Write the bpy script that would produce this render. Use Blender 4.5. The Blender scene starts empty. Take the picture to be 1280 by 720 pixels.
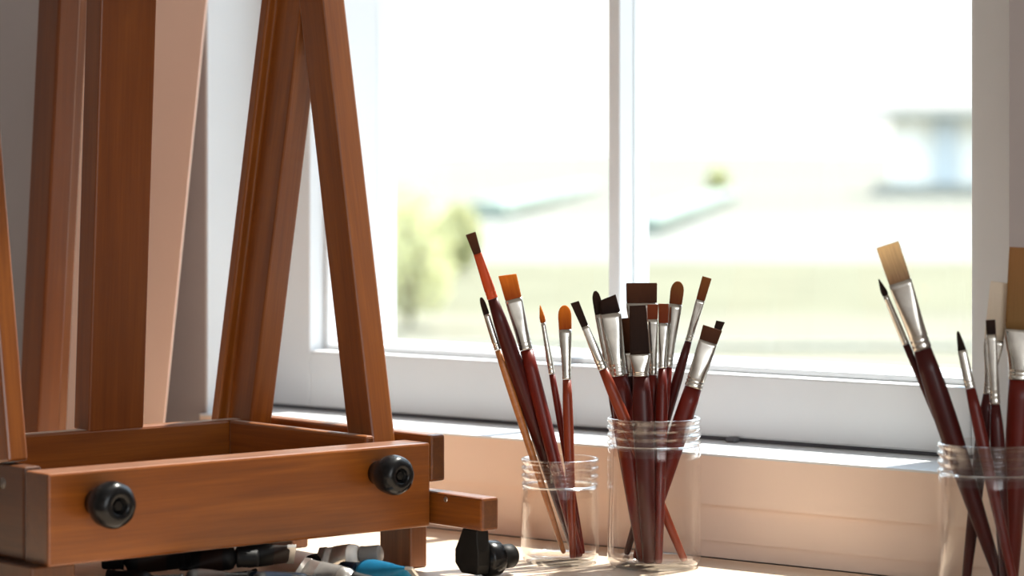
import bpy, bmesh, math, random
import numpy as np
from mathutils import Vector, Matrix

random.seed(7)
C = bpy.context.scene.collection
F = 3600.0           # focal length in pixels of the 1280 x 720 frame
T = 0.75             # height of the table top
CAM_H = 0.43         # camera above the table top
HOR = 200.0          # horizon row

def P(px, py, Y):
    """pixel + distance -> world point"""
    return Vector(((px-640)/F*Y, Y, T+CAM_H-(py-HOR)/F*Y))
def G(px, Y, z=0.0):
    """point at height z above the table, under pixel column px"""
    return Vector(((px-640)/F*Y, Y, T+z))

# ------------------------------------------------------------------ materials
def new_mat(name):
    m = bpy.data.materials.new(name); m.use_nodes = True
    nt = m.node_tree; b = nt.nodes['Principled BSDF']
    return m, nt, b
def N(nt, kind, **kw):
    n = nt.nodes.new(kind)
    for k, v in kw.items():
        if k in n.inputs: n.inputs[k].default_value = v
        else: setattr(n, k, v)
    return n
def ramp(nt, fac, stops):
    r = nt.nodes.new('ShaderNodeValToRGB')
    el = r.color_ramp.elements
    while len(el) < len(stops): el.new(0.5)
    for e, (p, c) in zip(el, stops):
        e.position = p; e.color = (*c, 1)
    nt.links.new(fac, r.inputs['Fac'])
    return r.outputs['Color']
def coords(nt, scale, rnd=True):
    tc = N(nt, 'ShaderNodeTexCoord')
    mp = N(nt, 'ShaderNodeMapping'); mp.inputs['Scale'].default_value = scale
    if rnd:
        oi = N(nt, 'ShaderNodeObjectInfo')
        ml = N(nt, 'ShaderNodeMath', operation='MULTIPLY'); ml.inputs[1].default_value = 37.0
        nt.links.new(oi.outputs['Random'], ml.inputs[0])
        ad = N(nt, 'ShaderNodeVectorMath', operation='ADD')
        nt.links.new(tc.outputs['Object'], ad.inputs[0]); nt.links.new(ml.outputs[0], ad.inputs[1])
        nt.links.new(ad.outputs[0], mp.inputs['Vector'])
    else:
        nt.links.new(tc.outputs['Object'], mp.inputs['Vector'])
    return mp.outputs['Vector']
def wood(name, dark, mid, light, rough=0.38, coat=0.25, scale=1.0, bump=0.06, sheen=0.0, end=0.45):
    """wood with the grain along the object's local x"""
    m, nt, b = new_mat(name)
    v = coords(nt, (1.6*scale, 26*scale, 26*scale))
    n1 = N(nt, 'ShaderNodeTexNoise', Scale=2.2, Detail=5.0, Roughness=0.6, Distortion=0.6)
    nt.links.new(v, n1.inputs['Vector'])
    v2 = coords(nt, (6*scale, 210*scale, 210*scale))
    n2 = N(nt, 'ShaderNodeTexNoise', Scale=1.6, Detail=3.0, Roughness=0.6)
    nt.links.new(v2, n2.inputs['Vector'])
    mx = N(nt, 'ShaderNodeMath', operation='MULTIPLY_ADD'); mx.inputs[1].default_value = 0.35
    nt.links.new(n2.outputs['Fac'], mx.inputs[0])
    sc = N(nt, 'ShaderNodeMath', operation='MULTIPLY'); sc.inputs[1].default_value = 0.68
    nt.links.new(n1.outputs['Fac'], sc.inputs[0]); nt.links.new(sc.outputs[0], mx.inputs[2])
    col = ramp(nt, mx.outputs[0], [(0.32, dark), (0.52, mid), (0.72, light)])
    # end grain drinks more varnish and is darker than the long sides
    tn = N(nt, 'ShaderNodeTexCoord'); sn = N(nt, 'ShaderNodeSeparateXYZ'); nt.links.new(tn.outputs['Normal'], sn.inputs[0])
    ab = N(nt, 'ShaderNodeMath', operation='ABSOLUTE'); nt.links.new(sn.outputs['X'], ab.inputs[0])
    eg = N(nt, 'ShaderNodeMapRange'); eg.inputs['From Min'].default_value = 0.8; eg.inputs['From Max'].default_value = 0.98
    eg.inputs['To Min'].default_value = 1.0; eg.inputs['To Max'].default_value = end
    nt.links.new(ab.outputs[0], eg.inputs['Value'])
    em = N(nt, 'ShaderNodeVectorMath', operation='SCALE'); nt.links.new(col, em.inputs[0]); nt.links.new(eg.outputs[0], em.inputs['Scale'])
    nt.links.new(em.outputs[0], b.inputs['Base Color'])
    b.inputs['Roughness'].default_value = rough
    b.inputs['Coat Weight'].default_value = coat; b.inputs['Coat Roughness'].default_value = 0.3
    b.inputs['Specular IOR Level'].default_value = 0.4
    b.inputs['Sheen Weight'].default_value = sheen; b.inputs['Sheen Roughness'].default_value = 0.25; b.inputs['Sheen Tint'].default_value = (1, 0.93, 0.82, 1)
    bp = N(nt, 'ShaderNodeBump', Strength=bump, Distance=0.002)
    nt.links.new(n2.outputs['Fac'], bp.inputs['Height']); nt.links.new(bp.outputs['Normal'], b.inputs['Normal'])
    return m
def plain(name, col, rough=0.5, metal=0.0, coat=0.0, var=0.08, nscale=30.0, bump=0.0, spec=0.5):
    m, nt, b = new_mat(name)
    v = coords(nt, (1, 1, 1))
    n1 = N(nt, 'ShaderNodeTexNoise', Scale=nscale, Detail=4.0)
    nt.links.new(v, n1.inputs['Vector'])
    lo = tuple(c*(1-var) for c in col); hi = tuple(min(1, c*(1+var)) for c in col)
    nt.links.new(ramp(nt, n1.outputs['Fac'], [(0.3, lo), (0.7, hi)]), b.inputs['Base Color'])
    b.inputs['Roughness'].default_value = rough; b.inputs['Metallic'].default_value = metal
    b.inputs['Coat Weight'].default_value = coat; b.inputs['Coat Roughness'].default_value = 0.08
    b.inputs['Specular IOR Level'].default_value = spec
    if bump:
        bp = N(nt, 'ShaderNodeBump', Strength=bump, Distance=0.002)
        nt.links.new(n1.outputs['Fac'], bp.inputs['Height']); nt.links.new(bp.outputs['Normal'], b.inputs['Normal'])
    return m
def bristle_mat(name, base, tip, trans=0.3):
    """hair: fine streaks along local z, partly translucent"""
    m, nt, b = new_mat(name)
    v = coords(nt, (700, 700, 18))
    n1 = N(nt, 'ShaderNodeTexNoise', Scale=1.0, Detail=3.0)
    nt.links.new(v, n1.inputs['Vector'])
    tc = N(nt, 'ShaderNodeTexCoord'); sx = N(nt, 'ShaderNodeSeparateXYZ')
    nt.links.new(tc.outputs['Generated'], sx.inputs[0])
    ad = N(nt, 'ShaderNodeMath', operation='MULTIPLY_ADD'); ad.inputs[1].default_value = 0.5; 
    nt.links.new(n1.outputs['Fac'], ad.inputs[0])
    ml = N(nt, 'ShaderNodeMath', operation='MULTIPLY_ADD'); ml.inputs[1].default_value = 0.8; ml.inputs[2].default_value = -0.15
    nt.links.new(sx.outputs['Z'], ml.inputs[0]); nt.links.new(ml.outputs[0], ad.inputs[2])
    col = ramp(nt, ad.outputs[0], [(0.15, base), (0.85, tip)])
    nt.links.new(col, b.inputs['Base Color']); b.inputs['Roughness'].default_value = 0.7; b.inputs['Specular IOR Level'].default_value = 0.2
    tr = N(nt, 'ShaderNodeBsdfTranslucent'); nt.links.new(col, tr.inputs['Color'])
    mx = N(nt, 'ShaderNodeMixShader'); mx.inputs[0].default_value = trans
    nt.links.new(b.outputs[0], mx.inputs[1]); nt.links.new(tr.outputs[0], mx.inputs[2])
    nt.links.new(mx.outputs[0], nt.nodes['Material Output'].inputs['Surface'])
    bp = N(nt, 'ShaderNodeBump', Strength=0.35, Distance=0.001)
    nt.links.new(n1.outputs['Fac'], bp.inputs['Height']); nt.links.new(bp.outputs['Normal'], b.inputs['Normal'])
    return m
def clear_glass(name, tint, lo, hi, power, rough=0.02):
    """thin clear glass: see-through face on, mirror-like at grazing angles"""
    m, nt, b = new_mat(name); nt.nodes.remove(b)
    lw = N(nt, 'ShaderNodeLayerWeight', Blend=0.5)
    pw = N(nt, 'ShaderNodeMath', operation='POWER'); pw.inputs[1].default_value = power
    nt.links.new(lw.outputs['Facing'], pw.inputs[0])
    ma = N(nt, 'ShaderNodeMath', operation='MULTIPLY_ADD'); ma.inputs[1].default_value = hi-lo; ma.inputs[2].default_value = lo
    nt.links.new(pw.outputs[0], ma.inputs[0])
    tr = N(nt, 'ShaderNodeBsdfTransparent', Color=(*tint, 1))
    gl = N(nt, 'ShaderNodeBsdfGlossy', Roughness=rough, Color=(1, 1, 1, 1))
    mx = N(nt, 'ShaderNodeMixShader')
    nt.links.new(ma.outputs[0], mx.inputs[0]); nt.links.new(tr.outputs[0], mx.inputs[1]); nt.links.new(gl.outputs[0], mx.inputs[2])
    nt.links.new(mx.outputs[0], nt.nodes['Material Output'].inputs['Surface'])
    return m

M = {}
M['easel'] = wood('easel_wood', (0.115, 0.028, 0.0022), (0.17, 0.046, 0.0036), (0.235, 0.072, 0.007), rough=0.36, coat=0.25, sheen=0.4)
M['easel_dark'] = wood('easel_wood_dark', (0.11, 0.027, 0.0035), (0.15, 0.039, 0.005), (0.19, 0.055, 0.008), coat=0.05, sheen=0.1)
M['easel_shaded'] = wood('easel_shaded_wood', (0.04, 0.011, 0.003), (0.065, 0.019, 0.004), (0.09, 0.028, 0.006), coat=0.05)  # shade on the left-facing rail and foot, put into a darker wood colour
M['easel_foot'] = wood('easel_foot_wood', (0.10, 0.03, 0.007), (0.16, 0.05, 0.012), (0.22, 0.075, 0.02))
M['table'] = wood('table_wood', (0.55, 0.42, 0.31), (0.63, 0.50, 0.38), (0.70, 0.57, 0.45), rough=0.42, coat=0.1, scale=0.6)
M['white_paint'] = plain('white_paint', (0.66, 0.68, 0.695), 0.45, var=0.015, nscale=6)
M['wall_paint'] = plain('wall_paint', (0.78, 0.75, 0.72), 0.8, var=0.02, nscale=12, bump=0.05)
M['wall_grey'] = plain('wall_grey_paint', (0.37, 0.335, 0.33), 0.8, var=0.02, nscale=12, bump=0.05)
M['trim_paint'] = plain('trim_paint', (0.80, 0.63, 0.52), 0.55, var=0.02, nscale=6)
M['ceiling'] = plain('ceiling_paint', (0.78, 0.76, 0.73), 0.9, var=0.01)
M['floor'] = wood('floor_wood', (0.20, 0.11, 0.05), (0.28, 0.16, 0.08), (0.34, 0.20, 0.10), rough=0.5, scale=0.3)
M['seal'] = plain('rubber_seal', (0.10, 0.10, 0.11), 0.7)
M['panel'] = plain('primed_board', (0.90, 0.62, 0.49), 0.6, var=0.03, nscale=4)
M['panel_edge'] = plain('board_edge', (0.62, 0.44, 0.34), 0.7)
M['black'] = plain('black_plastic', (0.004, 0.004, 0.0045), 0.26, coat=0.0, spec=0.22, var=0.2)
M['black_matte'] = plain('black_rubber', (0.006, 0.0055, 0.005), 0.5, spec=0.15, var=0.2)
M['steel'] = plain('steel', (0.62, 0.60, 0.57), 0.3, metal=1.0)
M['ferrule'] = plain('nickel_ferrule', (0.50, 0.475, 0.43), 0.2, metal=1.0, var=0.12, nscale=90)
M['copper'] = plain('copper_ferrule', (0.42, 0.055, 0.012), 0.36, metal=0.2, spec=0.25, var=0.15)
M['red'] = plain('red_lacquer', (0.10, 0.008, 0.004), 0.36, spec=0.2, coat=0.06, var=0.2, nscale=20)
M['dark_red'] = plain('dark_red_lacquer', (0.045, 0.004, 0.003), 0.36, spec=0.2, coat=0.06, var=0.2, nscale=20)
M['brown_red'] = plain('brown_red_lacquer', (0.17, 0.025, 0.008), 0.36, spec=0.2, coat=0.06, var=0.2, nscale=20)
M['orange_wood'] = wood('orange_handle_wood', (0.26, 0.085, 0.02), (0.34, 0.12, 0.03), (0.42, 0.16, 0.045), scale=3)
M['gold'] = plain('yellow_dipped_end', (0.55, 0.30, 0.03), 0.35, coat=0.3)
M['h_black'] = bristle_mat('black_hair', (0.014, 0.006, 0.004), (0.032, 0.013, 0.007))
M['h_dark'] = bristle_mat('dark_brown_hair', (0.06, 0.020, 0.008), (0.10, 0.035, 0.014))
M['h_brown'] = bristle_mat('brown_hair', (0.14, 0.035, 0.010), (0.22, 0.08, 0.02))
M['h_red'] = bristle_mat('red_brown_hair', (0.20, 0.035, 0.010), (0.22, 0.05, 0.014))
M['h_orange'] = bristle_mat('orange_hair', (0.34, 0.07, 0.008), (0.68, 0.22, 0.02))
M['h_cream'] = bristle_mat('cream_hair', (0.42, 0.27, 0.16), (0.95, 0.72, 0.42), 0.55)
M['h_tan'] = bristle_mat('tan_hair', (0.27, 0.145, 0.05), (0.34, 0.16, 0.055))
M['h_pale'] = bristle_mat('pale_hair', (0.62, 0.52, 0.40), (0.74, 0.64, 0.52))
M['jar'] = clear_glass('jar_glass', (0.985, 0.985, 0.98), 0.006, 0.8, 3.2, rough=0.03)
M['jar_rim'] = clear_glass('jar_rim_glass', (0.985, 0.985, 0.98), 0.04, 0.95, 2.0, rough=0.10)
M['pane'] = clear_glass('window_glass', (0.99, 0.995, 0.99), 0.02, 0.6, 5.0)
M['grass_dry'] = plain('dry_grass', (0.165, 0.156, 0.116), 0.95, var=0.12, nscale=0.6, spec=0.05)
M['grass'] = plain('lawn_grass', (0.143, 0.138, 0.094), 0.95, var=0.12, nscale=0.9, spec=0.05)
M['gravel'] = plain('pale_gravel', (0.185, 0.185, 0.162), 0.9, var=0.08, nscale=0.5, spec=0.05)
M['hill'] = plain('far_hill_grass', (0.162, 0.159, 0.132), 0.95, var=0.08, nscale=0.05, spec=0.05)
M['leaf'] = plain('shrub_leaves', (0.58, 0.58, 0.345), 0.7, var=0.2, nscale=3, spec=0.1)
def translucent(m, f_):
    nt = m.node_tree; b = nt.nodes['Principled BSDF']; out = nt.nodes['Material Output']
    tr = N(nt, 'ShaderNodeBsdfTranslucent'); nt.links.new(b.inputs['Base Color'].links[0].from_socket, tr.inputs['Color'])
    mx = N(nt, 'ShaderNodeMixShader'); mx.inputs[0].default_value = f_
    nt.links.new(b.outputs[0], mx.inputs[1]); nt.links.new(tr.outputs[0], mx.inputs[2]); nt.links.new(mx.outputs[0], out.inputs['Surface'])
translucent(M['leaf'], 0.5)
M['hedge'] = plain('hedge_leaves', (0.26, 0.31, 0.265), 0.8, var=0.2, nscale=3, spec=0.1)
M['bark'] = plain('bark', (0.18, 0.13, 0.08), 0.9)
M['house_wall'] = plain('house_render', (0.85, 0.84, 0.78), 0.9, var=0.03, nscale=1)
M['house_roof'] = plain('house_roof', (0.42, 0.42, 0.38), 0.9, var=0.05)
M['house_blue'] = plain('house_blue_grey', (0.50, 0.55, 0.57), 0.8, var=0.05)
M['curb'] = plain('curb_stone', (0.28, 0.28, 0.24), 0.9, var=0.05)

# ------------------------------------------------------------------ mesh helpers
class MB:
    def __init__(s): s.v = []; s.f = []; s.smooth = []
    def add(s, vs, fs, smooth=False):
        o = len(s.v); s.v += [tuple(v) for v in vs]
        s.f += [tuple(i+o for i in f) for f in fs]; s.smooth += [smooth]*len(fs)
        return s
    def box(s, x0, x1, y0, y1, z0, z1):
        vs = [(x, y, z) for x in (x0, x1) for y in (y0, y1) for z in (z0, z1)]
        return s.add(vs, [(0,1,3,2),(4,6,7,5),(0,4,5,1),(2,3,7,6),(0,2,6,4),(1,5,7,3)])
    def loft(s, rings, cap0=True, cap1=True, smooth=True, closed=True):
        n = len(rings[0]); vs = [p for r in rings for p in r]; fs = []
        for i in range(len(rings)-1):
            for j in range(n):
                k = (j+1) % n
                fs.append((i*n+j, i*n+k, (i+1)*n+k, (i+1)*n+j))
        o = len(s.v); s.add(vs, fs, smooth)
        if cap0: s.f.append(tuple(o+j for j in reversed(range(n)))); s.smooth.append(False)
        if cap1: s.f.append(tuple(o+(len(rings)-1)*n+j for j in range(n))); s.smooth.append(False)
        return s
    def lathe(s, prof, n=48, wob=None, smooth=True):
        """profile of (r, z) round local z; a radius of 0 closes an end"""
        rings = []
        for i, (r, z) in enumerate(prof):
            rr = max(r, 1e-5)
            rings.append([(rr*(wob(a, i) if wob else 1)*math.cos(a), rr*(wob(a, i) if wob else 1)*math.sin(a), z)
                          for a in (2*math.pi*j/n for j in range(n))])
        return s.loft(rings, False, False, smooth)
    def prism(s, poly, z0, z1):
        return s.loft([[(x, y, z0) for x, y in poly], [(x, y, z1) for x, y in poly]], smooth=False)
def finish(mb, name, mat, bevel=0.0, segs=2, weld=False):
    me = bpy.data.meshes.new(name); me.from_pydata(mb.v, [], mb.f); me.update()
    for p, sm in zip(me.polygons, mb.smooth): p.use_smooth = sm
    bm = bmesh.new(); bm.from_mesh(me)
    if weld: bmesh.ops.remove_doubles(bm, verts=bm.verts, dist=1e-6)
    bmesh.ops.recalc_face_normals(bm, faces=bm.faces)
    if bevel:
        es = [e for e in bm.edges if len(e.link_faces) == 2 and e.calc_face_angle(0) > 0.6]
        bmesh.ops.bevel(bm, geom=es, offset=bevel, segments=segs, profile=0.5, affect='EDGES', clamp_overlap=True)
    bm.to_mesh(me); bm.free()
    me.materials.append(M[mat] if isinstance(mat, str) else mat)
    return me
WM = {}   # world matrices of the objects made so far
def link(name, data, mw=None, parent=None):
    o = bpy.data.objects.new(name, data); C.objects.link(o)
    mw = mw or Matrix.Identity(4)
    if parent is not None:
        o.parent = parent; o.matrix_basis = WM[parent.name].inverted() @ mw
    else: o.matrix_basis = mw
    WM[o.name] = mw.copy()
    return o
def obj(name, mb, mat, parent=None, mw=None, bevel=0.0, segs=2, weld=False):
    return link(name, finish(mb, name, mat, bevel, segs, weld), mw, parent)
def tag(o, label=None, cat=None, group=None, kind=None):
    for k, v in (('label', label), ('category', cat), ('group', group), ('kind', kind)):
        if v: o[k] = v
    return o
def thing(name, loc, label, cat, group=None):
    return tag(link(name, None, Matrix.Translation(loc)), label, cat, group)
def frame_mat(origin, ax, ay):
    x = Vector(ax).normalized(); y = Vector(ay); y = (y-x*y.dot(x)).normalized(); z = x.cross(y)
    m = Matrix((x, y, z)).transposed().to_4x4(); m.translation = origin
    return m
def beam(name, p0, p1, wdir, w, t, mat, parent, bevel=0.003, poly=None):
    """bar from p0 to p1: local x along it, w along wdir, t across"""
    p0, p1 = Vector(p0), Vector(p1)
    mw = frame_mat(p0, p1-p0, wdir); L = (p1-p0).length
    mb = MB()
    poly = poly or [(-w/2, -t/2), (w/2, -t/2), (w/2, t/2), (-w/2, t/2)]
    mb.loft([[(0, a, b) for a, b in poly], [(L, a, b) for a, b in poly]], smooth=False)
    return obj(name, mb, mat, parent, mw, bevel)
UP = Vector((0, 0, 1))

# ------------------------------------------------------------------ the room (axes: e along the window wall, n out of it)
e = Vector((0.777, -0.6295, 0)).normalized(); n = Vector((0.6295, 0.777, 0)).normalized()
ROOM = frame_mat(Vector((0, 0, 0)), e, n)
def rbox(mb, a0, a1, n0, n1, z0, z1): return mb.box(a0, a1, n0, n1, z0, z1)
A0, A1 = -2.570, -1.433       # window opening
NW, NF = 2.562, 2.677         # room face of the wall, room face of the frame
ZS = T+0.1127                 # sill top
ZT = T+2.3                   # top of the opening
LA, RA, BN, CH = -4.3, 2.1, -1.9, 3.4
NO = 2.86
mb = MB()
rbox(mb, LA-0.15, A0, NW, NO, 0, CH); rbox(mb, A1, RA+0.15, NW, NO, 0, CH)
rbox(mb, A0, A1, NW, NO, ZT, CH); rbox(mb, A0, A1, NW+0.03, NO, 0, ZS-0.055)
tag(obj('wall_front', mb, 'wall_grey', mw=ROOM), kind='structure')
mb = MB(); rbox(mb, LA-0.15, LA, BN-0.15, NW, 0, CH)
tag(obj('wall_left', mb, 'wall_paint', mw=ROOM), kind='structure')
mb = MB(); rbox(mb, LA-0.15, RA+0.15, BN-0.15, BN, 0, CH)
tag(obj('wall_back', mb, 'wall_paint', mw=ROOM), kind='structure')
# right wall with an added, unseen window that lets in fill light
W2 = (-1.75, 0.7, 0.85, 2.75)
mb = MB()
rbox(mb, RA, RA+0.15, BN, W2[0], 0, CH); rbox(mb, RA, RA+0.15, W2[1], NW, 0, CH)
rbox(mb, RA, RA+0.15, W2[0], W2[1], 0, W2[2]); rbox(mb, RA, RA+0.15, W2[0], W2[1], W2[3], CH)
tag(obj('wall_right', mb, 'wall_paint', mw=ROOM), kind='structure')
mb = MB(); rbox(mb, LA-0.15, RA+0.15, BN-0.15, NO, -0.12, 0)
tag(obj('floor', mb, 'floor', mw=ROOM), kind='structure')
mb = MB(); rbox(mb, LA-0.15, RA+0.15, BN-0.15, NO, CH, CH+0.12)
tag(obj('ceiling', mb, 'ceiling', mw=ROOM), kind='structure')
mb = MB()
w = 0.06
rbox(mb, RA+0.03, RA+0.11, W2[0], W2[0]+w, W2[2], W2[3]); rbox(mb, RA+0.03, RA+0.11, W2[1]-w, W2[1], W2[2], W2[3])
rbox(mb, RA+0.03, RA+0.11, W2[0]+w, W2[1]-w, W2[2], W2[2]+w); rbox(mb, RA+0.03, RA+0.11, W2[0]+w, W2[1]-w, W2[3]-w, W2[3])
rbox(mb, RA+0.04, RA+0.10, -0.54, -0.50, W2[2]+w, W2[3]-w)
tag(obj('fill_window', mb, 'white_paint', mw=ROOM), kind='structure')

# window_1: frame > mullion, panes, seal
SL, SR = -2.499, -1.543       # inner edges of the stiles
ZR = T+0.1886                 # top of the bottom rail
mb = MB(); GZ = ZS+0.0045
rbox(mb, A0, SL, NF, 2.845, GZ, ZT); rbox(mb, SR, A1, NF, 2.845, GZ, ZT)
rbox(mb, SL, SR, NF, 2.845, GZ, ZR); rbox(mb, SL, SR, NF, 2.845, ZT-0.07, ZT)
win = tag(obj('window_1', mb, 'white_paint', mw=ROOM, bevel=0.0025), kind='structure')
mb = MB(); k = 0.007
rbox(mb, SL, SL+k, NF+0.026, 2.83, ZR, ZT-0.07); rbox(mb, SR-k, SR, NF+0.026, 2.83, ZR, ZT-0.07)
rbox(mb, SL+k, SR-k, NF+0.026, 2.83, ZR, ZR+k)
obj('glazing_bead', mb, 'white_paint', win, ROOM, bevel=0.0015)
mb = MB(); rbox(mb, -2.094, -2.077, 2.769, 2.83, ZR+k, ZT-0.07)
obj('mullion', mb, 'white_paint', win, ROOM, bevel=0.002)
for a0, a1 in ((SL+k, -2.094), (-2.077, SR-k)):
    mb = MB(); rbox(mb, a0, a1, 2.795, 2.799, ZR+k, ZT-0.07)
    obj('glass_pane', mb, 'pane', win, ROOM)
mb = MB(); rbox(mb, A0, A1, NF+0.006, NF+0.02, ZS, GZ)
obj('rubber_seal', mb, 'seal', win, ROOM)
pc = P(915, 555, 3.235)
a_, n_ = e.dot(pc), n.dot(pc)
mb = MB(); rbox(mb, a_-0.007, a_+0.006, NF-0.012, NF, ZS, ZS+0.006)
obj('drain_clip', mb, 'seal', win, ROOM, bevel=0.002)
mb = MB(); rbox(mb, A0, A0+0.004, NW, NF, ZS, ZT)
obj('jamb_lining', mb, 'white_paint', win, ROOM)
# sill and the stepped boards under it
mb = MB(); rbox(mb, A0, A1+0.16, 2.551, NW, ZS-0.0025, ZS); rbox(mb, A0, A1, NW, 2.845, ZS-0.055, ZS)
tag(obj('trim_1', mb, 'white_paint', mw=ROOM, bevel=0.0006), kind='structure')
mb = MB(); rbox(mb, A0, A1+0.16, 2.552, NW, ZS-0.055, ZS-0.0025)
tag(obj('trim_4', mb, 'trim_paint', mw=ROOM), kind='structure')
mb = MB(); rbox(mb, LA, RA, 2.5605, NW, T, T+0.018); rbox(mb, LA, RA, 2.558, NW, T+0.018, ZS-0.055)
tag(obj('trim_2', mb, 'trim_paint', mw=ROOM), kind='structure')

# ------------------------------------------------------------------ table
tb = thing('work_table', ROOM @ Vector((-2.0, 2.1, 0)), 'long pale wooden work table standing under the window', 'table')
TA0, TA1, TN0, TN1 = -3.6, -0.55, 1.55, 2.556
mw = ROOM @ Matrix.Translation((TA0, TN0, T-0.035))
mb = MB(); mb.box(0, TA1-TA0, 0, TN1-TN0, 0, 0.035)
obj('table_top', mb, 'table', tb, mw, bevel=0.004)
for a in (TA0+0.1, TA1-0.1):
    for q in (TN0+0.1, TN1-0.1):
        beam('leg', ROOM @ Vector((a, q, 0)), ROOM @ Vector((a, q, T-0.035)), e, 0.06, 0.06, 'table', tb)
mb = MB(); rbox(mb, TA0+0.1, TA1-0.1, TN0+0.08, TN0+0.11, T-0.12, T-0.035)
obj('apron', mb, 'table', tb, ROOM)

# ------------------------------------------------------------------ easel (axes: u along the tray front, v to its back)
u = Vector((math.cos(math.radians(41)), math.sin(math.radians(41)), 0)); v = Vector((-u.y, u.x, 0))
FR = Vector((-0.085, 3.0, T))
EM = frame_mat(FR, u, v)
def E(a, b, z): return EM @ Vector((a, b, z))
L = 0.4627; ZB, ZP = 0.0483, 0.1358
easel = thing('easel', E(-L/2, 0.14, 0), 'wooden studio easel with paint tray standing on the table', 'easel')
def ebar(name, p0, p1, w, t, mat='easel', bevel=0.003, wdir=None, poly=None):
    p0, p1 = E(*p0), E(*p1)
    return beam(name, p0, p1, UP if wdir is None else wdir, w, t, mat, easel, bevel, poly)
zc = (ZB+ZP)/2; h = ZP-ZB
# tray
fb = ebar('front_board', (-L, 0.021, zc), (0, 0.021, zc), h, 0.042, 'easel', 0.0025)
ebar('back_rail', (-L-0.02, 0.288+0.011, 0.097), (0.0, 0.288+0.011, 0.097), 0.091, 0.022)
ebar('side_board', (-0.046, 0.042, 0.097), (-0.046, 0.288, 0.097), 0.091, 0.012)
ebar('side_rail', (0.012, 0.002, 0.1185), (0.012, 0.31, 0.1185), 0.049, 0.020)
lr = ebar('side_rail', (-L+0.010, 0.0425, 0.094), (-L+0.010, 0.31, 0.094), 0.0895, 0.020, 'easel_shaded', 0.003)
mb = MB(); mb.box(-L+0.02, -0.052, 0.042, 0.288, 0.05, 0.056)
obj('tray_bottom', mb, 'easel', easel, EM)
mb = MB(); mb.box(-0.040, 0.002, 0.042, 0.31, 0.085, 0.122)
obj('spacer_block', mb, 'easel', easel, EM, bevel=0.002)
# lower beams, feet
ebar('foot_beam', (0.0155, -0.078, 0.067), (0.0155, 0.31, 0.067), 0.034, 0.023, 'easel', 0.003)
ebar('foot', (0.0135, 0.062, 0.0), (0.0135, 0.062, 0.0515), 0.052, 0.023, 'easel_foot', 0.002, wdir=v)
ebar('foot', (0.0135, 0.27, 0.0), (0.0135, 0.27, 0.0515), 0.052, 0.023, 'easel_foot', 0.002, wdir=v)
ebar('foot', (-L+0.009, 0.07, 0.0), (-L+0.009, 0.07, ZB+0.001), 0.13, 0.048, 'easel_shaded', 0.002, wdir=v)
ebar('foot', (-L+0.009, 0.27, 0.0), (-L+0.009, 0.27, ZB+0.003), 0.052, 0.03, 'easel_foot', 0.002, wdir=v)
# right A-frame
uc = -0.018
def strut_pt(px, py, uo=uc):
    k = (px-640)/F; b0 = FR+u*uo
    q = (b0.x-k*b0.y)/(k*v.y-v.x)
    Y = b0.y+v.y*q
    return Vector((uo, q, CAM_H-(py-HOR)/F*Y))
def strut(name, pb, pt, w, t, z0, z1, poly=None, mat='easel'):
    d = pt-pb
    a = pb+d*((z0-pb.z)/d.z); b = pb+d*((z1-pb.z)/d.z)
    return ebar(name, a, b, w, t, mat, 0.0025, wdir=u, poly=poly)
lb, lt = strut_pt(307, 525), strut_pt(371, 0)
# local section: y along u, z along the depth (rear lip on the left edge)
dep = 0.058; lip = 0.012; wv = 0.030
poly = [(-wv/2, -dep/2), (wv/2, -dep/2), (wv/2, dep/2), (-wv/2, dep/2), (-wv/2, dep/2)]
polyL = [(wv/2, -dep/2), (wv/2, dep/2), (-wv/2-lip, dep/2), (-wv/2-lip, dep/2-0.014), (-wv/2, dep/2-0.014), (-wv/2, -dep/2)]
def sect_sign(pb, pt):
    m = frame_mat(Vector((0, 0, 0)), E(*pt)-E(*pb), u)
    return 1.0 if (m.to_3x3() @ Vector((0, 0, 1))).dot(v) > 0 else -1.0
sg = sect_sign(lb, lt)
strut('rear_strut', lb, lt, 0, 0, 0.10, 0.78, [(a, b*sg) for a, b in polyL])
rb_, rt = strut_pt(463, 535), strut_pt(402, 0)
strut('front_strut', rb_, rt, 0.031, 0.042, 0.10, 0.80)
# left front strut on the left rail, leaning back
def left_pt(px, py):
    return strut_pt(px, py, -L+0.010)
strut('front_strut', left_pt(8, 580), left_pt(-18, 262), 0.022, 0.046, 0.1385, 0.80)
# mast on the back rail and the rear support behind it
k = (136-640)/F; b0 = FR+v*0.303
s_ = (b0.x-k*b0.y)/(u.x-k*u.y); pb = b0-u*s_; pb.z = T+0.1415
pt = P(153, -30, pb.y-0.03)
beam('mast', pb, pt, u, 0.070, 0.030, 'easel_dark', easel, 0.002)
pb = P(44, 620, 3.42); pt = P(76, -30, 3.33)
beam('rear_leg', pb, pt, u, 0.030, 0.046, 'easel_dark', easel, 0.003)
beam('rear_leg_rail', pb+u*0.020-v*0.004, pt+u*0.020-v*0.004, u, 0.014, 0.030, 'easel', easel, 0.002)
pm = P(120, -60, 3.15)
beam('top_block', P(60, -45, 3.30), P(170, -45, 3.02), UP, 0.05, 0.06, 'easel_dark', easel)
# the rear leg stands on the table
beam('rear_foot', G(44, 3.42, 0.0), P(44, 618, 3.42), u, 0.044, 0.05, 'easel_foot', easel, 0.002)
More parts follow.
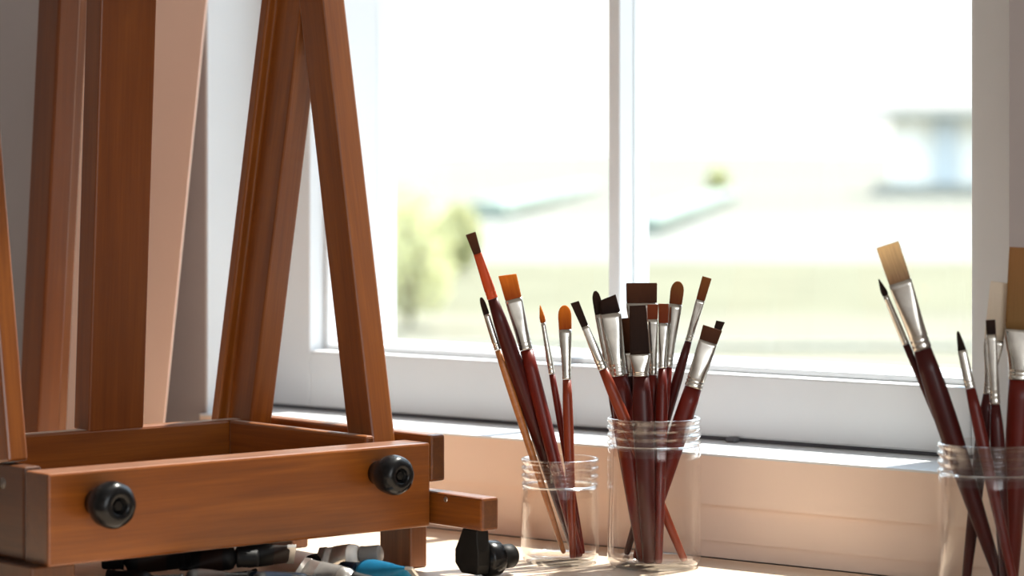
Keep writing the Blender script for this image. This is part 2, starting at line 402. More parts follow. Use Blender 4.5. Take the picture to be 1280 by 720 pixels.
# knobs on the front board
def knob(px, py, r):
    c = FR.copy(); k = (px-640)/F
    s = (c.x-k*c.y)/(u.x-k*u.y); p = c-u*s
    p.z = T+CAM_H-(py-HOR)/F*p.y
    mw = frame_mat(p, u, UP)           # local z = u x up = -v
    mb = MB()
    prof = [(0.0, 0), (0.58*r, 0), (0.64*r, 0.006), (0.74*r, 0.011), (0.88*r, 0.016), (0.97*r, 0.022), (r, 0.028), (r*0.97, 0.034), (0.86*r, 0.039),
            (0.66*r, 0.0420), (0.42*r, 0.0425), (0.34*r, 0.0405), (0.30*r, 0.036), (0.0, 0.0355)]
    mb.lathe(prof, 40, lambda a, i: 1+(0.012*math.cos(8*a) if 3 < i < 9 else 0))
    o = obj('tray_knob', mb, 'black', easel, mw, weld=True)
    mb = MB(); mb.lathe([(0, 0.0355), (0.22*r, 0.0355), (0.22*r, 0.0385), (0, 0.0388)], 6, smooth=False)
    obj('bolt', mb, 'black_matte', o, mw, weld=True)
knob(120, 628, 0.0225); knob(471, 591, 0.0205)
p = left_pt(15, 604); pw = E(-L, p.y, 0); pw.z = T+CAM_H-(604-HOR)/F*pw.y
mb = MB(); mb.lathe([(0, 0), (0.0055, 0), (0.0055, 0.0012), (0.0042, 0.0018), (0.0026, 0.0014), (0.0022, 0.0004), (0, 0.0003)], 20)
obj('screw', mb, 'steel', easel, frame_mat(pw, v, UP), weld=True)
pw = E(0.004, -0.02, 0.078)
mb = MB(); mb.lathe([(0, 0), (0.003, 0), (0.003, 0.001), (0, 0.0015)], 16)
obj('screw', mb, 'steel', easel, frame_mat(pw, v, UP), weld=True)
# caster under the end of the foot beam
cz = 0.0185
cc = E(0.0155, -0.055, 0)
cm = frame_mat(cc, u, v)
mb = MB()
mb.loft([[(-0.010, -0.013, 0.0505), (0.006, -0.013, 0.0505), (0.006, 0.010, 0.0505), (-0.010, 0.010, 0.0505)],
         [(-0.011, -0.014, 0.040), (0.006, -0.014, 0.040), (0.006, 0.014, 0.040), (-0.011, 0.014, 0.040)],
         [(-0.011, -0.016, 0.028), (0.006, -0.016, 0.028), (0.006, 0.021, 0.028), (-0.011, 0.021, 0.028)],
         [(-0.011, -0.016, 0.014), (0.006, -0.016, 0.014), (0.006, 0.021, 0.014), (-0.011, 0.021, 0.014)],
         [(-0.010, -0.013, 0.004), (0.006, -0.013, 0.004), (0.006, 0.012, 0.004), (-0.010, 0.012, 0.004)]], smooth=False)
cas = obj('caster_fork', mb, 'black_matte', easel, cm, bevel=0.0015)
wm = cm @ Matrix.Translation((0.006, -0.004, cz)) @ Matrix.Rotation(math.pi/2, 4, 'Y')
mb = MB(); r = cz
mb.lathe([(0, -0.002), (0.5*r, -0.002), (0.6*r, 0.0), (0.88*r, 0), (r, 0.003), (r, 0.017), (0.88*r, 0.020), (0.6*r, 0.020), (0.55*r, 0.018), (0, 0.018)], 40)
wh = obj('caster_wheel', mb, 'black', cas, wm, weld=True)
mb = MB(); mb.lathe([(0, 0.018), (0.0125, 0.018), (0.0125, 0.038), (0.0105, 0.041), (0, 0.0412)], 24)
obj('caster_hub', mb, 'black_matte', cas, wm, weld=True)

# ------------------------------------------------------------------ board leaning on the wall behind the easel
nb = n
b0 = Vector(((193-640)/F*3.5, 3.5, T+0.0012))
tilt = Vector((0.6295*0.0887, 0.777*0.0887, 0.63)).normalized()
pn = thing('canvas_board', b0, 'tall pinkish primed board leaning on the wall behind the easel', 'canvas board')
bm_ = frame_mat(b0, -e, tilt)          # local x to the left, y up the board, z = towards the wall or room
HB = 0.825
zn = 1.0 if (bm_.to_3x3() @ Vector((0, 0, 1))).dot(n) > 0 else -1.0
mb = MB(); mb.box(0.0, 0.2085, 0.0, HB, min(0, zn*0.0025), max(0, zn*0.0025))
obj('panel', mb, 'panel', pn, bm_)
mb = MB()
z0, z1 = sorted((zn*0.0025, zn*0.014))
mb.box(0.03, 0.18, 0.03, 0.06, z0, z1); mb.box(0.03, 0.18, HB-0.06, HB-0.03, z0, z1)
mb.box(0.03, 0.06, 0.06, HB-0.06, z0, z1); mb.box(0.15, 0.18, 0.06, HB-0.06, z0, z1)
obj('stretcher_frame', mb, 'panel_edge', pn, bm_)

# ------------------------------------------------------------------ jars
def jar_profile(R, H):
    out = [(0, 0), (R*0.80, 0), (R*0.90, 0.002), (R*0.975, 0.007), (R*0.985, 0.014)]
    zsh = H-0.036
    out += [(R*0.985, zsh-0.012), (R*0.985, zsh-0.004), (R*0.965, zsh+0.003), (R*0.94, zsh+0.008)]
    for q in range(3):
        z = H-0.027+q*0.0085
        out += [(R*0.94, z-0.0032), (R*0.975, z-0.0016), (R*0.995, z), (R*0.975, z+0.0016), (R*0.94, z+0.0032)]
    out += [(R*0.95, H-0.005), (R*0.985, H-0.0035), (R*0.99, H-0.0015), (R*0.965, H)]
    inn = [(R*0.925, H), (R*0.905, H-0.003), (R*0.905, H-0.028), (R*0.925, H-0.040), (R*0.935, zsh-0.012), (R*0.935, 0.016), (R*0.90, 0.010), (R*0.80, 0.0075), (0, 0.0065)]
    return out+inn
def jar(Y, px, R, H, label):
    c = G(px, Y)
    mb = MB(); mb.lathe(jar_profile(R, H), 72)
    o = tag(obj('glass_jar', mb, 'jar', mw=Matrix.Translation(c), weld=True), label, 'jar', 'glass jars of brushes')
    o.data.materials.append(M['jar_rim'])
    for p in o.data.polygons:
        if p.center.z > H-0.036 or p.center.z < 0.0125: p.material_index = 1
    return c, R, H
J1 = jar(3.078, 700, 0.0425, 0.1115, 'shortest clear glass jar, holding five brushes, nearest the easel')
J2 = jar(3.047, 817.5, 0.0505, 0.1580, 'tall middle glass jar crammed with the most brushes')
J3 = jar(2.779, 1236, 0.0500, 0.1575, 'right-hand glass jar cut by the photo edge, holding a wide cream brush')

# ------------------------------------------------------------------ brushes
# key: tip px, tip half..., see fields below (all widths in pixels)
def B(key, tip, bx, yb, yf, wt, wb, wf, wh, shape, hair, handle, label, bias=0.0, ferr='ferrule', bb=0.0, thick=0.38, wend=None, extra=None, cut=0.0):
    return dict(key=key, tip=tip, bx=bx, yb=yb, yf=yf, wt=wt, wb=wb, wf=wf, wh=wh, shape=shape, hair=hair, handle=handle, label=label,
                bias=bias, ferr=ferr, bb=bb, thick=thick, wend=wend, extra=extra, cut=cut)
jar1 = [
 B('A', (588, 291), 722, 317, 373, 13, 10, 13, 21, 'flat', 'h_dark', 'dark_red', 'tallest brush in the short jar, dark tip above an orange-red collar', -0.6, ferr='copper', wend=18),
 B('B', (601, 371), 705, 393, 437, 7, 8, 9, 10, 'filbert', 'h_black', 'orange_wood', 'thin black-tipped brush with orange-brown handle, leftmost in the short jar', 0.1),
 B('C', (634, 343), 724, 374, 437, 23, 21, 17, 18, 'flat', 'h_orange', 'red', 'wide flat brush with orange bristles in the short jar', 0.5, thick=0.3, cut=-0.12),
 B('D', (675, 381), 729, 403, 467, 2, 6, 8, 9, 'round', 'h_orange', 'red', 'thinnest pointed brush with small orange tip in the short jar', 0.2),
 B('E', (705.5, 381), 716, 412, 474, 17, 16, 11, 13, 'filbert', 'h_orange', 'brown_red', 'round-ended orange brush standing nearly upright in the short jar', 0.0),
]
jar2 = [
 B('F', (718, 377), 856, 408, 461, 11, 9, 12, 15, 'flat', 'h_black', 'brown_red', 'brush leaning furthest left in the tall jar, narrow black bristles', -0.9, cut=-0.1, bb=-0.9),
 B('G', (760, 371), 806, 392, 470, 20, 26, 22, 28, 'flat', 'h_black', 'red', 'broad black-bristled brush with wide silver ferrule, left side of the tall jar', 0.0, thick=0.3, cut=0.25),
 B('g', (744, 363), 800, 393, 462, 11, 11, 9, 12, 'filbert', 'h_black', 'dark_red', 'black fingertip of a brush just behind the broad black one in the tall jar', 0.6),
 B('H', (802, 353), 804, 379, 440, 39, 38, 26, 24, 'flat', 'h_dark', 'red', 'widest brown brush head, standing behind the centre of the tall jar', 0.8, thick=0.22),
 B('I', (797, 381), 812, 443, 470, 21, 25, 20, 26, 'flat', 'h_black', 'dark_red', 'long black flat brush in front of the widest head in the tall jar', -0.6, thick=0.3),
 B('K', (782, 397), 802, 441, 470, 15, 17, 15, 17, 'flat', 'h_dark', 'dark_red', 'dark reddish brush squeezed between the two black brushes in the tall jar', 0.1),
 B('J', (816, 380), 818, 399, 468, 14, 12, 10, 16, 'flat', 'h_red', 'red', 'small red-brown brush with long silver ferrule, right of the long black one', -0.3),
 B('L', (829.5, 379), 823, 404, 460, 13, 12, 10, 16, 'flat', 'h_red', 'red', 'reddish brush between the small red-brown one and the orange-topped one', 0.1),
 B('M', (848, 351), 806, 380, 458, 17, 16, 11, 15, 'filbert', 'h_brown', 'red', 'brown brush with orange-lit top, second tall one from right in the tall jar', 0.3),
 B('N', (884, 346), 783, 375, 426, 12, 11, 9, 13, 'flat', 'h_brown', 'dark_red', 'slim brown brush reaching highest on the right of the tall jar', 0.2),
 B('O', (891, 409), 797, 427, 484, 25, 23, 22, 24, 'flat', 'h_dark', 'red', 'wide dark brown brush leaning right over the rim of the tall jar', -0.5, thick=0.3, cut=0.0),
 B('p', (901, 401), 794, 416, 470, 11, 9, 8, 9, 'flat', 'h_black', 'dark_red', 'small black brush tip poking out behind the wide right-leaning brush', 0.6, cut=0.15),
]
jar3 = [
 B('R', (1109, 305), 1256, 352, 436, 29, 28, 23, 29, 'flat', 'h_cream', 'dark_red', 'wide flat cream brush leaning left out of the right-hand jar', -0.3, thick=0.25, wend=11, extra='gold'),
 B('S', (1098, 348), 1262, 369, 430, 3, 7, 10, 9, 'round', 'h_black', 'dark_red', 'thin black-tipped brush tucked beside the wide cream one', 0.2),
 B('Tt', (1197, 413), 1272, 438, 485, 6, 11, 13, 16, 'filbert', 'h_black', 'red', 'small dark pointed brush in the middle of the right-hand jar', -0.2),
 B('U', (1238, 399), 1258, 418, 505, 12, 12, 12, 19, 'flat', 'h_black', 'dark_red', 'upright brush with short black tip on a long silver ferrule', -0.3, thick=0.6),
 B('W', (1251, 352), 1206, 425, 492, 25, 24, 12, 18, 'flat', 'h_pale', 'dark_red', 'pale-bristled flat brush behind the upright black-tipped one', 0.7, thick=0.2),
 B('X', (1284, 309), 1262, 412, 474, 44, 44, 30, 30, 'flat', 'h_tan', 'red', 'broad tan brush cut off by the right edge of the photo', 0.2, thick=0.25),
]
def solve(brs, J):
    """find distances for both ends of each brush so that they stand inside the jar side by side"""
    c, R, H = J; Rin = R*0.90; zf = 0.0085; rng = np.random.RandomState(3)
    K = 26; tt = np.linspace(0, 1, K)
    def ends(b, yt, yb):
        tipp = np.array(P(b['tip'][0], b['tip'][1], yt)); bot = np.array(G(b['bx'], yb, zf))
        return bot, tipp
    rad = []
    for b in brs:
        bl = (b['bx']-b['tip'][0], 705-b['tip'][1])
        fb = 1-(b['yf']-b['tip'][1])/(705-b['tip'][1])
        s = c.y/F
        r = np.where(tt < fb, s*0.5*(0.62*b['wh']+(b['wh']*0.38)*np.minimum(1, tt/max(fb, 0.1))), s*0.5*max(b['wb']*0.55, b['wf']*0.8))
        rad.append(r)
    pts = lambda b, y: (lambda e_: e_[0][None]*(1-tt[:, None])+e_[1][None]*tt[:, None])(ends(b, *y))
    Y = [[c.y+b['bias']*0.022, c.y+0.0] for b in brs]
    PT = [pts(b, y) for b, y in zip(brs, Y)]
    def wall_cost(i, p):
        z = p[:, 2]-T; d = np.hypot(p[:, 0]-c.x, p[:, 1]-c.y)+rad[i]*0.9-Rin
        return np.sum(np.where(z < H+0.004, np.maximum(d, 0), 0)**2)*60
    def cost(i, p, y):
        s = wall_cost(i, p)
        for j in range(len(brs)):
            if j == i: continue
            d = np.linalg.norm(p[:, None]-PT[j][None], axis=2)
            s += np.sum(np.maximum(rad[i][:, None]+rad[j][None]-d, 0)**2)
        return s+2e-4*((y[0]-c.y)/0.03-brs[i]['bias'])**2+(2e-4*((y[1]-c.y)/0.03-brs[i]['bb'])**2 if brs[i]['bb'] else 0)
    for it in range(9000):
        i = rng.randint(len(brs)); sc = 0.02 if it < 5000 else 0.006
        ny = [Y[i][0]+rng.randn()*sc*1.3, Y[i][1]+rng.randn()*sc]
        if abs(ny[0]-c.y) > 0.11 or abs(ny[1]-c.y) > R: continue
        p = pts(brs[i], ny)
        if cost(i, p, ny) < cost(i, PT[i], Y[i]): Y[i] = ny; PT[i] = p
    pen = max([0]+[float(np.max(rad[i][:, None]+rad[j][None]-np.linalg.norm(PT[i][:, None]-PT[j][None], axis=2))) for i in range(len(brs)) for j in range(i)])
    print('PEN', pen, [round(wall_cost(i, PT[i])*1e6, 1) for i in range(len(brs))])
    return Y
def sup(a, b, n_=28, ex=2.0):
    out = []
    for j in range(n_):
        t = 2*math.pi*j/n_; cx, sx = math.cos(t), math.sin(t)
        out.append((a*math.copysign(abs(cx)**(2/ex), cx), b*math.copysign(abs(sx)**(2/ex), sx)))
    return out
def ring(a, b, z, ex=2.0, skew=0.0):
    return [(x, y, z+skew*x) for x, y in sup(a, b, 28, ex)]
def brush(b, y, J, group):
    c = J[0]
    bot = G(b['bx'], y[1], 0.0085); tip = P(b['tip'][0], b['tip'][1], y[0])
    ax = (tip-bot).normalized(); Lb = (tip-bot).length
    # distances along the axis of the pixel rows
    def at_row(py):
        lo, hi = 0.0, 1.0
        for _ in range(40):
            m = (lo+hi)/2; q = bot.lerp(tip, m)
            if HOR+(T+CAM_H-q.z)/q.y*F > py: lo = m
            else: hi = m
        return lo*Lb
    sF, sB = at_row(b['yf']), at_row(b['yb'])
    view = Vector((tip.x, tip.y, 0)).normalized()
    wd = view.cross(UP); wd = (wd-ax*wd.dot(ax)).normalized()
    if wd.x < 0: wd = -wd
    mw = frame_mat(bot, wd, ax.cross(wd))
    s = (y[0]+y[1])/2/F
    root = tag(link('paintbrush', None, Matrix.Translation(bot)), b['label'], 'paintbrush', group)
    rot = mw
    hf = [0.5*s*b[k_] for k_ in ('wt', 'wb', 'wf', 'wh')]
    wt, wb, wf, wh = hf; we = 0.5*s*b['wend'] if b['wend'] else wh*0.62
    rf = min(wf, wh)*0.97; rth = min(rf, max(wf*0.62, 0.0030))
    # handle
    mb = MB(); rings = []
    z_end = sF-0.0005; flat = rth/rf
    for q, (fz, fr) in enumerate([(0.0, 0.55), (0.004, 0.85), (0.012, 1.0)]):
        rings.append(ring(we*fr, we*fr*0.95, z_end*fz*1.2))
    for i in range(1, 12):
        f_ = i/11.0
        bulge = we+(wh-we)*(1-(1-min(1, f_/0.78))**1.6) if f_ < 0.78 else wh+(rf-wh)*((f_-0.78)/0.22)**1.6
        g_ = 0.95+(flat*0.98-0.95)*max(0, (f_-0.5)/0.5)
        rings.append(ring(bulge, bulge*g_, z_end*(0.03+0.97*f_)))
    mb.loft(rings)
    hd = obj('handle', mb, b['handle'], root, rot)
    if b['extra']:
        mb = MB(); mb.loft([ring(we*0.56, we*0.53, -0.0004), ring(we*0.9, we*0.86, 0.002), ring(we*1.04, we*0.99, 0.004), ring(we*1.12, we*1.06, 0.016), ring(we*1.1, we*1.0, 0.026)])
        obj('dipped_end', mb, b['extra'], hd, rot)
    # ferrule
    Lf = sB-sF; tb_ = max(wb*b['thick'], 0.0016) if b['shape'] != 'round' else wb*0.95
    mb = MB(); rings = []
    sec = [0, 0.02, 0.06, 0.08, 0.10, 0.13, 0.15, 0.17, 0.21, 0.35, 0.5, 0.65, 0.8, 0.92, 1.0]
    for f_ in sec:
        g_ = max(0, (f_-0.18)/0.82); g_ = g_*g_*(3-2*g_)
        a_ = rf*1.06+(wb*1.03-rf*1.06)*g_; t_ = rth*1.06+(tb_-rth*1.06)*g_
        if f_ in (0.08, 0.15): a_ *= 0.93; t_ *= 0.93
        rings.append(ring(a_, t_, sF+Lf*f_, 2.0+1.6*g_*(b['shape'] == 'flat')))
    mb.loft(rings)
    obj('ferrule', mb, b['ferr'], root, rot)
    # bristles
    Lh = Lb-sB; mb = MB(); rings = []; z0 = sB-0.0006
    rings.append(ring(wb*0.97, tb_*0.96, z0, 2.0+1.6*(b['shape'] == 'flat')))
    steps = [0.12, 0.3, 0.5, 0.66, 0.78, 0.87, 0.93, 0.97, 1.0]
    for f_ in steps:
        if b['shape'] == 'flat':
            a_ = (wb+(wt-wb)*f_); t_ = tb_*(1.05-0.75*f_); sk = b['cut']*f_
            if f_ > 0.965: a_ *= 0.985
            rings.append(ring(a_, max(t_, 0.0006), z0+Lh*f_, 3.6, sk))
        elif b['shape'] == 'filbert':
            base = wb+(wt-wb)*min(1, f_*1.4)
            a_ = base*math.sqrt(max(0.03, 1-max(0, (f_-0.55)/0.46)**2)); t_ = tb_*(1.05-0.7*f_)
            rings.append(ring(a_, max(t_, 0.0005), z0+Lh*f_, 2.6))
        else:
            a_ = wb*(1.05 if f_ < 0.3 else 1.05*(1-(f_-0.3)/0.7)**0.8)+0.0003
            rings.append(ring(a_, a_*0.95, z0+Lh*f_))
    mb.loft(rings)
    obj('bristles', mb, b['hair'], root, rot)
    return root
for brs, J, group in ((jar1, J1, 'brushes in the short jar'), (jar2, J2, 'brushes in the tall jar'), (jar3, J3, 'brushes in the right-hand jar')):
    ys = solve(brs, J)
    for b, y in zip(brs, ys): brush(b, y, J, group)

# ------------------------------------------------------------------ paint tubes under the tray
def tube_mat(name, col, rough=0.3, metal=0.0): 
    M[name] = plain(name, col, rough, metal, coat=0.0, spec=0.15, var=0.15, nscale=60); return name
tube_mat('tube_black', (0.004, 0.0035, 0.0035), 0.55); tube_mat('tube_navy', (0.006, 0.012, 0.024)); tube_mat('tube_blue', (0.008, 0.10, 0.19))
tube_mat('tube_silver', (0.62, 0.60, 0.57), 0.3, 0.9); tube_mat('tube_white', (0.72, 0.70, 0.66)); tube_mat('tube_brown', (0.011, 0.005, 0.0035), 0.5)
tube_mat('tube_grey', (0.16, 0.15, 0.14)); tube_mat('tube_red', (0.22, 0.02, 0.02))
def paint_tube(px, Y, zc_, r, Lt, yaw, pitch, body, band, cap, label, roll=50.0):
    pos = G(px, Y, zc_)
    mw = Matrix.Translation(pos) @ Matrix.Rotation(math.radians(yaw), 4, 'Z') @ Matrix.Rotation(math.radians(-pitch), 4, 'Y') @ Matrix.Rotation(math.radians(roll), 4, 'X') @ Matrix.Rotation(math.pi/2, 4, 'Y')
    # local z runs along the tube from the cap to the crimp, centred on the body
    root = tag(link('paint_tube', None, mw), label, 'paint tube', 'paint tubes piled at the easel foot')
    z0 = -Lt/2; mb = MB(); rings = [ring(r*0.42, r*0.42, z0-0.008), ring(r*0.42, r*0.42, z0-0.004), ring(r*0.9, r*0.9, z0-0.001), ring(r, r, z0+0.002)]
    def sec(f_):
        g_ = max(0, (f_-0.15)/0.85)**1.4
        return r*(1+0.35*g_), r*(1-0.90*g_)+0.0006
    for i in range(1, 11):
        f_ = i/10; a_, t_ = sec(f_); rings.append(ring(a_, t_, z0+Lt*f_, 2+0.8*f_))
    mb.loft(rings)
    obj('tube_body', mb, body, root, mw)
    mb = MB(); rings = []
    for i in range(7):
        f_ = 0.18+0.5*i/6; a_, t_ = sec(f_); rings.append(ring(a_+0.0004, t_+0.0004, z0+Lt*f_, 2+0.8*f_))
    mb.loft(rings, False, False); obj('label_band', mb, band, root, mw)
    a_, t_ = sec(1.0); mb = MB(); mb.box(-a_, a_, -0.0016, 0.0016, z0+Lt-0.003, z0+Lt+0.006)
    obj('crimp', mb, 'tube_silver' if body != 'tube_black' else body, root, mw, bevel=0.0006)
    mb = MB()
    mb.lathe([(0, z0-0.026), (r*0.66, z0-0.026), (r*0.72, z0-0.0245), (r*0.74, z0-0.009), (r*0.80, z0-0.007), (r*0.80, z0-0.005), (0, z0-0.005)], 40,
             lambda a, i: 1+(0.045*math.cos(20*a) if 1 < i < 4 else 0))
    obj('tube_cap', mb, cap, root, mw, weld=True)
    return root
tubes = [
 (196, 2.835, 0.0370, 0.0125, 0.055, 3, 0, 'tube_black', 'tube_brown', 'tube_black', 'black paint tube on top at the left end of the pile, under the first knob'),
 (262, 2.850, 0.0360, 0.0115, 0.045, 178, 0, 'tube_black', 'tube_brown', 'tube_black', 'black paint tube on top of the pile, second from the left'),
 (330, 2.870, 0.0365, 0.0115, 0.050, 10, 0, 'tube_brown', 'tube_black', 'tube_grey', 'black paint tube with a grey cap, high in the middle of the pile'),
 (210, 2.815, 0.0120, 0.0120, 0.065, 6, 0, 'tube_black', 'tube_black', 'tube_black', 'black paint tube on the table at the left, under the topmost ones'),
 (285, 2.835, 0.0120, 0.0120, 0.070, 70, 0, 'tube_black', 'tube_navy', 'tube_black', 'black paint tube pointing away, under the topmost ones'),
 (345, 2.835, 0.0120, 0.0120, 0.060, 168, 0, 'tube_navy', 'tube_black', 'tube_black', 'dark navy paint tube on the table left of the silver ones'),
 (398, 2.955, 0.0140, 0.0130, 0.060, 80, 0, 'tube_black', 'tube_black', 'tube_black', 'small black paint tube pointing its round cap at the viewer, behind the silver ones'),
 (424, 2.925, 0.0260, 0.0120, 0.040, 160, -8, 'tube_white', 'tube_silver', 'tube_grey', 'short white paint tube lying on top of the pile, lit by the window'),
 (408, 2.850, 0.0200, 0.0105, 0.055, 150, 6, 'tube_silver', 'tube_grey', 'tube_black', 'bare silver paint tube, flattened, next to the blue one'),
 (486, 2.875, 0.0145, 0.0145, 0.062, -30, 0, 'tube_blue', 'tube_blue', 'tube_navy', 'bright blue paint tube lying at the right end of the pile'),
 (160, 2.775, 0.0170, 0.0170, 0.040, 172, 0, 'tube_black', 'tube_black', 'tube_black', 'short black paint tube at the front left of the pile'),
 (268, 2.778, 0.0175, 0.0175, 0.050, 8, 0, 'tube_black', 'tube_brown', 'tube_black', 'black paint tube lying at the front, below the second topmost one'),
 (352, 2.776, 0.0165, 0.0165, 0.050, 12, 0, 'tube_black', 'tube_navy', 'tube_black', 'black paint tube lying at the front, left of the blue one'),
]
for t in tubes: paint_tube(*t)

# ------------------------------------------------------------------ outside
def ground_pt(px, Y, z=0.0): return Vector(((px-640)/F*Y, Y, z))
def strip(name, mat, y0, y1, z0, z1, x0=-1, x1=1, nx=24, ny=8, hz=None, thick=0.5):
    mb = MB(); rows = []
    for j in range(ny+1):
        Y = y0+(y1-y0)*j/ny; rows.append([])
        for i in range(nx+1):
            X = x0+(x1-x0)*i/nx
            rows[-1].append((X, Y, z0+(z1-z0)*j/ny+(hz(X, Y, j/ny) if hz else 0)))
    vs = [p for r in rows for p in r]; w_ = nx+1
    fs = [(j*w_+i, j*w_+i+1, (j+1)*w_+i+1, (j+1)*w_+i) for j in range(ny) for i in range(nx)]
    mb.add(vs, fs, True)
    return tag(obj(name, mb, mat), kind='structure')
strip('ground_meadow', 'grass_dry', 4.6, 22.5, -0.02, -0.02, -30, 40)
strip('ground_lawn', 'grass', 22.5, 34, -0.02, -0.02, -40, 60)
strip('ground_gravel', 'gravel', 34, 60, -0.02, -0.02, -60, 90)
strip('ground_field', 'hill', 60, 130, -0.02, 0.1, -90, 140)
strip('ground_hill', 'hill', 130, 420, 0.1, 0.6, -260, 340, 40, 12, lambda X, Y, f_: 1.6*math.sin(f_*math.pi/2)*(0.75+0.25*math.sin(X*0.03+1)))
def hedge(px0, Y0, px1, Y1, w_, h_, label):
    a, b_ = ground_pt(px0, Y0), ground_pt(px1, Y1); d = b_-a; Lh = d.length
    mw = frame_mat(a, d, UP); mb = MB(); rng = random.Random(px0)
    rings = []
    for i in range(41):
        x = Lh*i/40; rr = []
        for j in range(14):
            t = 2*math.pi*j/14; k_ = 1+rng.uniform(-0.12, 0.12)
            cx, sx = math.cos(t), math.sin(t)
            rr.append((x, h_*0.5+h_*0.5*k_*math.copysign(abs(cx)**0.6, cx), w_*0.5*k_*math.copysign(abs(sx)**0.6, sx)))
        rings.append(rr)
    mb.loft(rings)
    return tag(obj('garden_hedge', mb, 'hedge', mw=mw), label, 'hedge', 'low hedges on the slope')
hedge(605, 58, 738, 108, 0.8, 0.36, 'low blue-green hedge outside, seen through the left window half')
hedge(795, 46, 905, 84, 0.7, 0.30, 'low blue-green hedge outside, seen just right of the window bar')
def shrub(px, Y, w_, h_, nl, label, seed, leaf=0.06, name='garden_shrub', cat='shrub'):
    rng = random.Random(seed); base = ground_pt(px, Y)
    root = thing(name, base, label, cat, 'shrubs in the garden')
    mb = MB()
    for i in range(7):
        a = rng.uniform(0, 6.28); rr = rng.uniform(0.1, 0.3)*w_; top = Vector((rr*math.cos(a), rr*math.sin(a), h_*rng.uniform(0.55, 0.85)))
        rings = []
        for q in range(5):
            f_ = q/4; p = Vector((top.x*f_**1.4, top.y*f_**1.4, top.z*f_)); r_ = 0.018*w_*(1-0.75*f_)+0.004
            rings.append([(p.x+r_*math.cos(t), p.y+r_*math.sin(t), p.z) for t in [k_*math.pi/3 for k_ in range(6)]])
        mb.loft(rings)
    obj('stems', mb, 'bark', root, WM[root.name])
    mb = MB()
    for i in range(nl):
        while True:
            p = Vector((rng.uniform(-1, 1), rng.uniform(-1, 1), rng.uniform(-1, 1)))
            if p.length < 1 and rng.random() < 0.25+0.75*p.length: break
        k_ = 1-0.25*(p.z+1)/2
        c_ = Vector((p.x*w_/2*k_, p.y*w_/2*k_, h_*(0.52+0.48*p.z)))
        q = Vector((rng.gauss(0, 1), rng.gauss(0, 1), rng.gauss(0.5, 1))).normalized(); a = q.orthogonal().normalized(); b_ = q.cross(a)
        s_ = leaf*rng.uniform(0.6, 1.2)
        mb.add([c_-a*s_, c_-b_*s_*0.45+q*s_*0.1, c_+a*s_, c_+b_*s_*0.45+q*s_*0.1], [(0, 1, 2, 3)])
    obj('foliage', mb, 'leaf', root, WM[root.name])
shrub(512, 20.5, 0.80, 1.02, 900, 'yellow-green bush outside, left of the brushes through the window', 1, 0.05)
shrub(484, 23.5, 1.1, 0.85, 900, 'broad low bush outside, behind the yellow-green bush on the left', 5, 0.06)
shrub(572, 30, 0.6, 0.75, 900, 'smaller yellow-green bush outside, behind the tallest brush', 2, 0.06)
shrub(897, 95, 0.9, 1.0, 500, 'small distant bush above the right-hand hedge outside', 3, 0.12)
# a stone edging in the meadow
mb = MB(); mb.box(-3.2, 3.0, 18.2, 18.32, -0.02, 0.02)
tag(obj('trim_3', mb, 'curb'), kind='structure')
# house on the right
HY = 90.0; hx = lambda px: (px-640)/F*HY; hz_ = lambda py: T+CAM_H-(py-HOR)/F*HY
hr = thing('house', Vector((hx(1260), HY+3, 0)), 'pale house with flat overhanging roof outside, at the right edge of the window', 'house')
mb = MB(); mb.box(hx(1150), hx(1440), HY+0.8, HY+7, hz_(246), hz_(143)); obj('house_walls', mb, 'house_wall', hr)
mb = MB(); mb.box(hx(1122), hx(1470), HY-0.2, HY+7.6, hz_(145), hz_(134)); obj('roof', mb, 'house_roof', hr)
mb = MB(); mb.box(hx(1128), hx(1470), HY-0.3, HY+7.4, -0.05, hz_(231)); obj('plinth', mb, 'curb', hr)
mb = MB(); mb.box(hx(1172), hx(1200), HY+0.5, HY+0.8, hz_(230), hz_(146)); obj('pillar', mb, 'house_blue', hr)
mb = MB(); mb.box(hx(1240), hx(1290), HY+0.74, HY+0.8, hz_(215), hz_(160)); obj('house_window', mb, 'house_blue', hr)

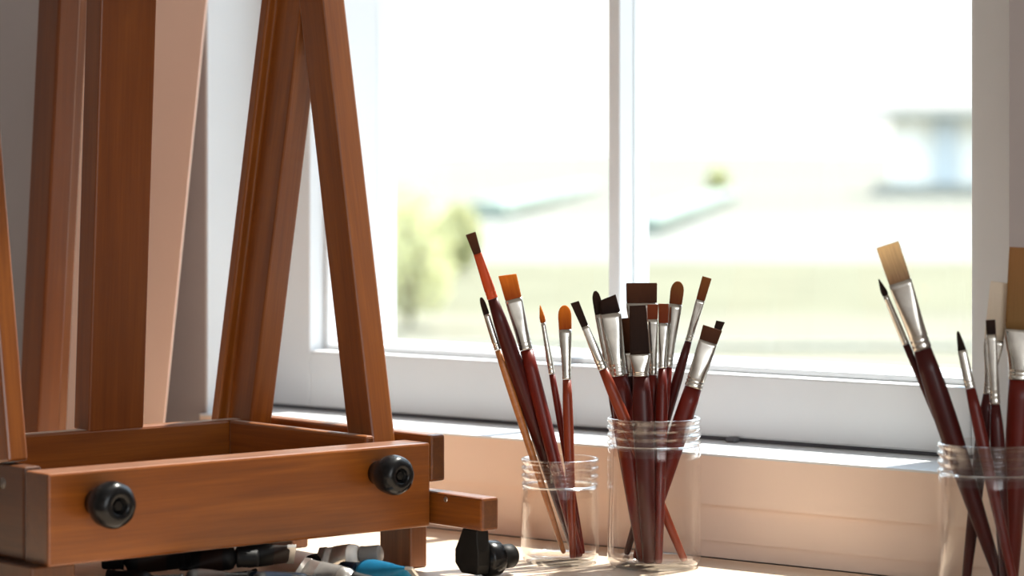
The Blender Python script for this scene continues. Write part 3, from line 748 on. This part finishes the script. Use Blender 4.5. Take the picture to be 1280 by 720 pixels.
# ------------------------------------------------------------------ light
world = bpy.data.worlds.new('sky'); bpy.context.scene.world = world; world.use_nodes = True
nt = world.node_tree; bg = nt.nodes['Background']
tc = N(nt, 'ShaderNodeTexCoord'); sx = N(nt, 'ShaderNodeSeparateXYZ'); nt.links.new(tc.outputs['Generated'], sx.inputs[0])
col = ramp(nt, sx.outputs['Z'], [(0.0, (0.98, 0.98, 0.93)), (0.08, (1.0, 1.02, 1.0)), (0.5, (1.9, 2.35, 2.8))])
nt.links.new(col, bg.inputs['Color']); bg.inputs['Strength'].default_value = 1.5
sun = bpy.data.lights.new('sun', 'SUN'); sun.energy = 13.0; sun.angle = math.radians(1.0); sun.color = (1.0, 0.95, 0.87)
so = bpy.data.objects.new('sun', sun); C.objects.link(so)
az, el = math.radians(45.5), math.radians(62)
sd = Vector((math.cos(az)*math.cos(el), math.sin(az)*math.cos(el), math.sin(el)))
so.rotation_euler = sd.to_track_quat('Z', 'Y').to_euler(); so.location = sd*20
def area(name, a, q, z, sx_, sz_, direction, power, color, portal=False):
    l = bpy.data.lights.new(name, 'AREA'); l.shape = 'RECTANGLE'; l.size = sx_; l.size_y = sz_; l.energy = power; l.color = color
    o = bpy.data.objects.new(name, l); C.objects.link(o)
    o.location = ROOM @ Vector((a, q, z))
    z_ = -Vector(direction).normalized(); x_ = UP.cross(z_).normalized(); y_ = z_.cross(x_)
    m = Matrix((x_, y_, z_)).transposed().to_4x4(); m.translation = o.location; o.matrix_world = m
    if portal: l.cycles.is_portal = True
    return o
area('window_portal', (A0+A1)/2, 2.85, (ZS+ZT)/2, A1-A0, ZT-ZS, -n, 1, (1, 1, 1), True)
area('fill_light', RA+0.13, (W2[0]+W2[1])/2, (W2[2]+W2[3])/2, W2[1]-W2[0], W2[3]-W2[2], -e, 80, (0.96, 0.98, 1.0))  # added fill lamp filling the unseen window's opening

# ------------------------------------------------------------------ camera
cam = bpy.data.cameras.new('camera'); co = bpy.data.objects.new('camera', cam); C.objects.link(co)
co.location = (0, 0, T+CAM_H); co.rotation_euler = (math.pi/2, 0, 0)
cam.sensor_width = 36; cam.lens = F/1280*36; cam.shift_y = -(360-HOR)/1280
cam.clip_start = 0.05; cam.clip_end = 1000
cam.dof.use_dof = True; cam.dof.focus_distance = 3.02; cam.dof.aperture_fstop = 4.6
sc = bpy.context.scene; sc.camera = co
sc.view_settings.view_transform = 'Standard'; sc.view_settings.look = 'None'
sc.view_settings.exposure = 0.0; sc.view_settings.gamma = 1.0; sc.view_settings.use_curve_mapping = False
sc.cycles.transparent_max_bounces = 32; sc.cycles.max_bounces = 10; sc.cycles.diffuse_bounces = 5
sc.cycles.use_denoising = True; sc.cycles.caustics_reflective = False; sc.cycles.caustics_refractive = False
